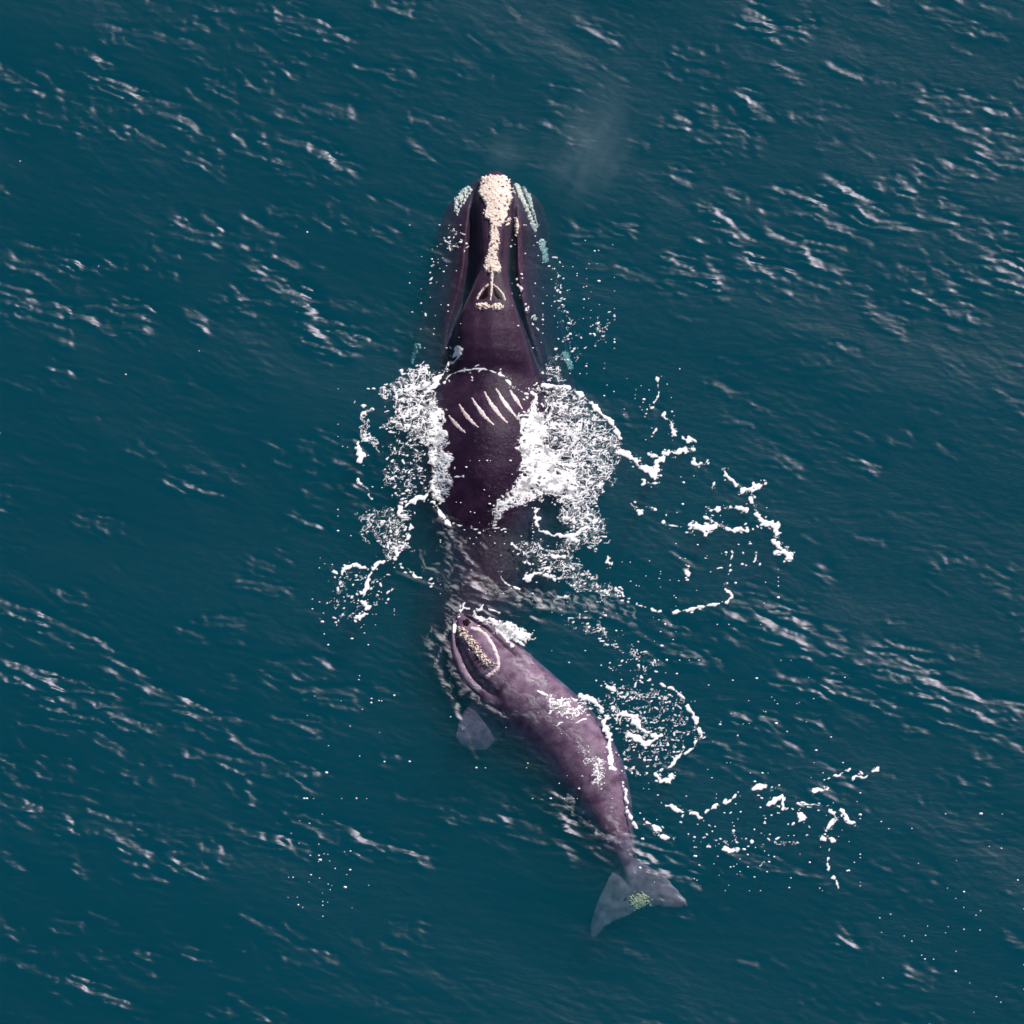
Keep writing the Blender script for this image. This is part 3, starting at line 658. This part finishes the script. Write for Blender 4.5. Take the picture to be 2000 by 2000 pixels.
fs(A, 1.0, 5, (1028, 1130), (1045, 1126), (1060, 1120), (1085, 1128)); fs(A, .8, 2.4, (978, 1115), (985, 1132), (1000, 1146), (1016, 1151)); fs(A, .85, 3.5, (1085, 1163), (1110, 1165)); fs(A, .7, 4, (1060, 1070), (1075, 1085), (1100, 1090)); fs(A, .7, 3, (1000, 1060), (1020, 1075), (1030, 1100))
fp(A, .27, 20, [(1095, 1195), (1150, 1195), (1250, 1260), (1305, 1310), (1270, 1320), (1190, 1265), (1105, 1235)]); fs(A, .8, 4, (1185, 1090), (1192, 1105)); fs(A, .8, 5, (1200, 1150), (1215, 1160)); fs(A, .5, 4, (1240, 1180), (1290, 1195))
A = 'calf_head'
fp(A, 1.05, 9, [(920, 1197), (945, 1206), (975, 1211), (1000, 1216), (1028, 1232), (1042, 1248), (1020, 1252), (990, 1245), (955, 1224), (925, 1207)]); fs(A, .75, 3.5, (906, 1180), (899, 1195), (892, 1208), (888, 1226), (893, 1240)); fs(A, .7, 3.5, (903, 1186), (922, 1194), (938, 1188), (946, 1180)); fs(A, .7, 3, (960, 1190), (975, 1196)); fs(A, .6, 4, (995, 1246), (1012, 1252), (1022, 1262)); fs(A, .7, 3, (1030, 1246), (1048, 1249)); fs(A, .6, 5, (990, 1250), (1000, 1262))
A = 'calf_ridge'
fs(A, 1.1, 8, (1142, 1362), (1165, 1374), (1180, 1395), (1186, 1420)); fs(A, 1.05, 5.5, (1186, 1420), (1190, 1455), (1196, 1490), (1200, 1505)); fs(A, .85, 3, (1052, 1350), (1070, 1362), (1100, 1366), (1142, 1366)); fs(A, .6, 3, (1088, 1422), (1105, 1402), (1140, 1390), (1165, 1385)); fs(A, .55, 3, (1100, 1425), (1118, 1412), (1150, 1400)); fs(A, .6, 2.5, (1052, 1394), (1070, 1392), (1085, 1388))
fp(A, .44, 14, [(1060, 1352), (1100, 1362), (1140, 1368), (1168, 1390), (1130, 1398), (1095, 1405), (1070, 1380)]); fp(A, .40, 16, [(1130, 1450), (1165, 1470), (1195, 1490), (1180, 1530), (1162, 1545), (1142, 1500)]); fs(A, .6, 5, (1216, 1530), (1222, 1565), (1234, 1600), (1243, 1614)); fs(A, .6, 4, (1168, 1500), (1166, 1525), (1170, 1545))
A = 'calf_veil'
fh(A, .5, 7, (905, 1300), (925, 1345), (945, 1370), (1000, 1392), (1050, 1402)); fh(A, .32, 12, (955, 1310), (1000, 1350), (1060, 1385)); fh(A, .5, 5, (1105, 1555), (1135, 1600), (1180, 1640), (1215, 1650)); fh(A, .35, 7, (885, 1185), (872, 1230), (885, 1300), (905, 1350))
fh(A, .4, 5, (840, 1230), (855, 1290), (880, 1350), (900, 1390)); fh(A, .35, 10, (1060, 1400), (1110, 1430), (1150, 1480)); fh(A, .35, 8, (1190, 1580), (1215, 1640), (1250, 1690)); fh(A, .3, 10, (960, 1230), (1010, 1280), (1050, 1330)); fh(A, .35, 6, (900, 1260), (930, 1310), (960, 1350))
A = 'waist_veil'
fh(A, .5, 8, (868, 1010), (900, 1060), (925, 1110), (950, 1150), (1040, 1178), (1100, 1186)); fh(A, .4, 10, (930, 1130), (990, 1155), (1080, 1165), (1160, 1180)); fh(A, .35, 10, (900, 1140), (880, 1190), (870, 1240)); fh(A, .3, 9, (860, 1040), (880, 1100), (900, 1150)); fh(A, .35, 6, (1100, 1130), (1160, 1150), (1240, 1200))
fh(A, .3, 8, (820, 1090), (860, 1130), (900, 1170))
A = 'calf_ring'
fp(A, .27, 22, [(1155, 1345), (1200, 1330), (1270, 1328), (1320, 1350), (1350, 1385), (1366, 1430), (1345, 1470), (1290, 1500), (1240, 1520), (1212, 1480), (1192, 1420)]); fs(A, .8, 4, (1290, 1332), (1325, 1352), (1350, 1385), (1364, 1415), (1366, 1440), (1355, 1460), (1332, 1472), (1316, 1488))
fs(A, 1, 4.5, (1282, 1512), (1290, 1525), (1310, 1524), (1306, 1514)); fs(A, .8, 7, (1215, 1395), (1240, 1402), (1262, 1425), (1284, 1440), (1258, 1450), (1225, 1438)); fs(A, .8, 5, (1200, 1380), (1212, 1392), (1205, 1404)); fs(A, .8, 4, (1182, 1338), (1200, 1350), (1220, 1358)); fs(A, .7, 4, (1316, 1488), (1300, 1500), (1285, 1512)); fp(A, .2, 15, [(1200, 1260), (1290, 1290), (1300, 1330), (1180, 1340)])
A = 'lower_right'
fs(A, .9, 4, (1300, 1574), (1318, 1579), (1335, 1586)); fs(A, .9, 4.5, (1352, 1587), (1370, 1597)); fs(A, .8, 4, (1380, 1584), (1400, 1572), (1425, 1565), (1442, 1548)); fs(A, .9, 6, (1475, 1540), (1495, 1537)); fs(A, .85, 5, (1503, 1572), (1510, 1560), (1524, 1560), (1530, 1574)); fs(A, 1, 7, (1562, 1594), (1570, 1598)); fs(A, .7, 3, (1560, 1571), (1600, 1572)); fs(A, .9, 5, (1590, 1546), (1618, 1540)); fs(A, .8, 3.5, (1665, 1520), (1690, 1514), (1712, 1502))
fs(A, .9, 4.5, (1620, 1580), (1632, 1597), (1616, 1622)); fs(A, .85, 4, (1640, 1582), (1652, 1596), (1668, 1614)); fs(A, .9, 5, (1605, 1638), (1625, 1640)); fs(A, .85, 4, (1276, 1618), (1290, 1630), (1312, 1640)); fp(A, .21, 12, [(1330, 1622), (1480, 1626), (1610, 1632), (1500, 1662), (1345, 1662)]); fs(A, .8, 4, (1412, 1656), (1440, 1660)); fs(A, .45, 4, (1620, 1660), (1615, 1705)); fs(A, .8, 4, (1628, 1713), (1640, 1735)); fp(A, .10, 20, [(1290, 1570), (1450, 1540), (1640, 1520), (1660, 1600), (1600, 1655), (1350, 1655)]); fs(A, .5, 5, (1245, 1595), (1285, 1622)); fs(A, .5, 4, (1612, 1525), (1660, 1500))
A = 'head_spray'
fp(A, .24, 15, [(1070, 480), (1090, 500), (1120, 620), (1160, 690), (1110, 700), (1085, 620)]); fp(A, .24, 8, [(1160, 610), (1200, 600), (1195, 650), (1170, 680), (1155, 640)]); fp(A, .2, 10, [(1080, 670), (1130, 680), (1150, 700), (1100, 720), (1070, 700)]); fs(A, .5, 2.5, (1003, 482), (1012, 490)); fs(A, .5, 2.5, (1030, 600), (1042, 630), (1055, 650)); fs(A, .45, 2.5, (1010, 545), (1022, 590), (1035, 620)); fp(A, .33, 10, [(1060, 730), (1070, 690), (1090, 700), (1110, 745), (1080, 755)])
fp(A, .24, 15, [(880, 430), (930, 470), (915, 500), (870, 520), (860, 450)]); fp(A, .13, 20, [(830, 500), (880, 500), (850, 640), (810, 640)])
LABELS = {
 'calf_veil': 'thin see-through veils of water running along the calf and its near side',
 'waist_veil': 'thin see-through swirls over the sunken rear of the large whale, just ahead of the calf snout',
 'left_flank': 'dense white foam band along the left flank of the large whale',
 'left_fringe': 'broken white foam chains left of the large whale, reaching down past its back',
 'back_film': 'thin foam line arching over the back of the large whale above its scratches',
 'right_flank': 'thick bright white foam mass against the right flank of the large whale',
 'right_strand': 'winding white foam strand just right of the bright foam mass',
 'far_right_strand': 'farthest right curling white foam strands, detached from the bright mass',
 'tail_stock': 'flecked foam over the sinking rear of the large whale, above the calf',
 'calf_head': 'short feathery white foam wedge on the right of the calf snout',
 'calf_ridge': 'thin bright white foam lying on the back of the calf',
 'calf_ring': 'foam ring of white flecks on the water right of the calf',
 'lower_right': 'scattered white foam flecks at lower right, below the foam ring and right of the flukes',
 'head_spray': 'fine white droplets on the water beside the head of the large whale'}

def foam_field(reg, stp):
        items = [q for q in F if q[0] == reg]
        allp = np.array([p for q in items for p in q[2]])
        x0, y0 = allp.min(0) - 28; x1, y1 = allp.max(0) + 28
        X, Y = np.meshgrid(np.arange(x0, x1, stp), np.arange(y0, y1, stp))
        wx = 6 * samp(mid_n, 20.48, X * .0065, Y * .0075) + 1.3 * samp(fine_n, 10.24, X * .0035, Y * .0045)
        wy = 5 * samp(mid_n, 20.48, X * .0065 + 5, Y * .0075 + 3) + 1.3 * samp(fine_n, 10.24, X * .0035 + 2, Y * .0045 + 4)
        f1, f2, r1 = worley((X + wx) / 23, (Y + wy) / 15, 3)
        g1, g2, r2 = worley((X + .8 * wx) / 9.5, (Y + .8 * wy) / 6.5, 5)
        b1, b2, r3 = worley((X + .5 * wx) / 8, (Y + .5 * wy) / 5.5, 9)
        fn = np.clip(samp(fine_n, 10.24, X * .0045, Y * .006), -1.6, 1.6); mn = np.clip(samp(mid_n, 20.48, X * .012, Y * .014), -1.6, 1.6)
        l1 = 1 - np.abs(samp(mid_n, 20.48, X * .0078 + .015 * wx, Y * .012 + 2)) / .30; l2 = 1 - np.abs(samp(mid_n, 20.48, X * .0125 + 7, Y * .018 + .02 * wy)) / .30
        edge = np.minimum(np.minimum(.5 * (f2 - f1) / .15, .60 + .5 * (g2 - g1) / .20), np.minimum(.46 - .5 * l1, .58 - .5 * l2))
        T = np.clip(.20 + .8 * edge, 0, 1.0) + .02 * fn + .07 * mn
        f = np.full(X.shape, -1.0); D = np.zeros(X.shape)
        haze = np.zeros(X.shape)
        sn = np.clip(.28 + .55 * samp(mid_n, 20.48, (X * .8 + Y * .6) * .008 + .01 * wx, (Y * .8 - X * .6) * .045 + .02 * wy) + .22 * samp(fine_n, 10.24, X * .003, Y * .009), 0, 1.2)
        for _, kd, pts, wd, val in items:
            if kd == 'h':
                haze = np.maximum(haze, .55 * val * sstep(-wd * .5, wd * .8, line_sd(X + wx, Y + wy, pts, wd)) * sn); continue
            if kd == 'p':
                sd = poly_sd(X + .8 * wx, Y + .8 * wy, pts)
                D = np.maximum(D, val * sstep(-wd * .7, wd * .8, sd))
            else:
                wd = wd * .85; sd = line_sd(X + .35 * wx, Y + .35 * wy, pts, wd)
                lump = .38 * wd * mn + .20 * wd * fn
                br = (val - .95) * wd * 2.2 * sstep(.2, .9, f2 - f1 + .3 * (1 - r1)) if val < .95 else 0
                f = np.maximum(f, np.clip((sd * .8 + lump + br - (0.9 if val > .6 else 1.4)) / 6.0, -1, 1))
                D = np.maximum(D, .22 * val * sstep(-14, 2, sd))
        f = np.maximum(f, np.where(D > .04, D - np.maximum(T + .05 * (D < .75), .06), -1))
        lim = sstep(.02, .40, D)                     # separate flecks, more of them where the foam is denser
        dots = .10 + .24 * r3 ** 2 - b1 + .07 * mn
        f = np.maximum(f, np.where((r3 > 1 - lim * .26) & (D > .015) & (D < .5), dots, -1))
        haze = np.maximum(haze, .42 * sstep(.22, .75, D) * sn)
        return X, Y, f, D, haze

def build_foam():
    stp = 1.15
    for reg in LABELS:
        X, Y, f, D, haze = foam_field(reg, stp)
        cov = sstep(-.035, .06, f)
        bil = samp(mid_n, 20.48, X * .011 + 3, Y * .013) + .6 * samp(fine_n, 10.24, X * .006, Y * .007)
        cov = cov * (1 - .55 * sstep(.35, .9, D) * sstep(.1, 1.6, bil) - .12 * sstep(0, 1.2, samp(fine_n, 10.24, X * .01, Y * .01)))
        cov = np.maximum(cov, haze)
        keepf = cov > .02
        q = np.arange(X.size).reshape(X.shape)
        fc = grid_faces(*X.shape)
        k = keepf.ravel()[fc].any(1); fc = fc[k]
        used = np.zeros(X.size, bool); used[fc.ravel()] = True
        xs, ys, ff, dd = X.ravel()[used], Y.ravel()[used], f.ravel()[used], D.ravel()[used]
        idx = np.cumsum(used) - 1; fc = idx[fc]
        pos, nrm, on = hit_points(xs, ys)
        lump = samp(fine_n, 10.24, xs * .016, ys * .016)
        h = np.clip(ff, 0, .4) * .014 + np.where(ff > 0, .004 + .0025 * np.clip(dd, 0, 1) * lump + .03 * np.clip(dd - .6, 0, .5), 0.002)
        v = pos + nrm * h[:, None]
        e = np.maximum(np.linalg.norm(v[fc[:, 0]] - v[fc[:, 2]], axis=1), np.linalg.norm(v[fc[:, 1]] - v[fc[:, 3]], axis=1))
        fc = fc[e < .12]
        v, fc, us = compact(v, fc)
        o = mesh('sea_foam', v, fc[:, ::-1], M_FOAM)
        at = o.data.attributes.new('cover', 'FLOAT', 'POINT'); at.data.foreach_set('value', cov.ravel()[used][us].astype(np.float32))
        tag(o, LABELS[reg], 'foam', None, 'stuff')
        print(reg, len(fc))
build_foam()

# ------------------------------------------------------------------ flying droplets and breath
def build_droplets():
    rng = np.random.default_rng(5)
    g = (1 + 5 ** .5) / 2
    iv = np.array([(-1, g, 0), (1, g, 0), (-1, -g, 0), (1, -g, 0), (0, -1, g), (0, 1, g), (0, -1, -g), (0, 1, -g), (g, 0, -1), (g, 0, 1), (-g, 0, -1), (-g, 0, 1)]) / math.hypot(1, g)
    it = np.array([(0, 11, 5), (0, 5, 1), (0, 1, 7), (0, 7, 10), (0, 10, 11), (1, 5, 9), (5, 11, 4), (11, 10, 2), (10, 7, 6), (7, 1, 8), (3, 9, 4), (3, 4, 2), (3, 2, 6), (3, 6, 8), (3, 8, 9), (4, 9, 5), (2, 4, 11), (6, 2, 10), (8, 6, 7), (9, 8, 1)])
    cl = [(610, 1090, 770, 1260, 45), (600, 1320, 800, 1560, 22), (560, 1560, 720, 1790, 42), (1060, 470, 1200, 730, 70), (1180, 720, 1330, 860, 30), (1290, 930, 1520, 1220, 60), (1300, 1290, 1650, 1490, 40), (1250, 1510, 1680, 1740, 110), (1700, 1590, 2000, 2000, 42),
          (660, 760, 860, 1060, 55), (800, 440, 900, 680, 40), (1040, 1040, 1320, 1330, 70), (1180, 1290, 1400, 1540, 35), (860, 900, 1040, 1160, 50), (1040, 1360, 1220, 1560, 35), (1000, 440, 1060, 680, 26), (0, 200, 600, 900, 6), (880, 1300, 1060, 1500, 9)]
    pts = []
    for x0, y0, x1, y1, n in cl:
        m = (x0 + x1) / 2, (y0 + y1) / 2
        for _ in range(n):
            pts.append((np.clip(rng.normal(m[0], (x1 - x0) * .32), x0, x1), np.clip(rng.normal(m[1], (y1 - y0) * .32), y0, y1), rng.choice([.9, 1.2, 1.5, 2.1, 2.8], p=[.34, .3, .2, .11, .05]) * .01))
    pts = np.array(pts)
    pos, nrm, on = hit_points(pts[:, 0], pts[:, 1])
    sc = np.stack([pts[:, 2] * rng.uniform(.9, 1.7, len(pts)), pts[:, 2], pts[:, 2] * .8], -1)
    v = (pos + nrm * (pts[:, 2] * .5)[:, None])[:, None, :] + iv[None] * sc[:, None, :]
    f = it[None] + (np.arange(len(pts)) * 12)[:, None, None]
    o = mesh('spray_droplets', v.reshape(-1, 3), f.reshape(-1, 3), M_DROP)
    tag(o, 'tiny white spray droplets strewn over the water round both whales', 'spray', None, 'stuff')
build_droplets()

def build_mist():
    m, t, out = new_mat('breath_mist')
    L = t.links.new
    tc = nd(t, 'ShaderNodeTexCoord')
    n = nd(t, 'ShaderNodeTexNoise', i_Scale=2.2, i_Detail=6.0, i_Roughness=0.65); L(tc.outputs['Object'], n.inputs['Vector'])
    ln = nd(t, 'ShaderNodeVectorMath', operation='LENGTH')
    L(tc.outputs['Object'], ln.inputs[0])
    fall = nd(t, 'ShaderNodeMapRange', i_From_Min=1.0, i_From_Max=0.1, i_To_Min=0.0, i_To_Max=1.0); L(ln.outputs['Value'], fall.inputs['Value'])
    r = nd(t, 'ShaderNodeMapRange', i_From_Min=0.40, i_From_Max=0.75, i_To_Min=0.0, i_To_Max=0.30); L(n.outputs['Fac'], r.inputs['Value'])
    mu = nd(t, 'ShaderNodeMath', operation='MULTIPLY'); L(fall.outputs[0], mu.inputs[0]); L(r.outputs[0], mu.inputs[1])
    vs = nd(t, 'ShaderNodeVolumePrincipled'); vs.inputs['Color'].default_value = (.86, .95, 1, 1); vs.inputs['Density Attribute'].default_value = ''
    L(mu.outputs[0], vs.inputs['Density']); L(vs.outputs[0], out.inputs['Volume'])
    for (px, py, sx, sy, sz, nm) in ((1155, 275, 1.0, 1.75, .62, 'faint drifting breath mist on the right of the large whale snout'), (982, 300, .5, .55, .35, 'small faint breath mist just ahead of the large whale snout')):
        u, v = np.meshgrid(np.linspace(0, 2 * np.pi, 25)[:-1], np.linspace(0.05, np.pi - 0.05, 14))
        X = np.stack([np.cos(u) * np.sin(v), np.sin(u) * np.sin(v), np.cos(v)], -1)
        nu = 24; i = np.arange(14 * nu).reshape(14, nu); j = np.roll(i, -1, 1)
        f = np.stack([i[:-1], i[1:], j[1:], j[:-1]], -1).reshape(-1, 4)
        vv = np.vstack([X.reshape(-1, 3), [[0, 0, 1.0]], [[0, 0, -1.0]]]); k = 14 * nu
        cap = np.vstack([np.stack([i[0], j[0], np.full(nu, k)], -1), np.stack([j[-1], i[-1], np.full(nu, k + 1)], -1)])
        import bmesh
        bm = bmesh.new(); vs_ = [bm.verts.new(tuple(q)) for q in vv]
        for q in f.tolist() + cap.tolist(): bm.faces.new([vs_[a] for a in q])
        me = bpy.data.meshes.new('breath_mist'); bm.to_mesh(me); bm.free(); me.materials.append(m)
        o = bpy.data.objects.new('breath_mist', me); C.objects.link(o); o.location = tuple(P(px, py, .95)); o.scale = (sx, sy, sz); o.rotation_euler = (0, 0, -.32)
        tag(o, nm, 'mist', None, 'stuff')
build_mist()
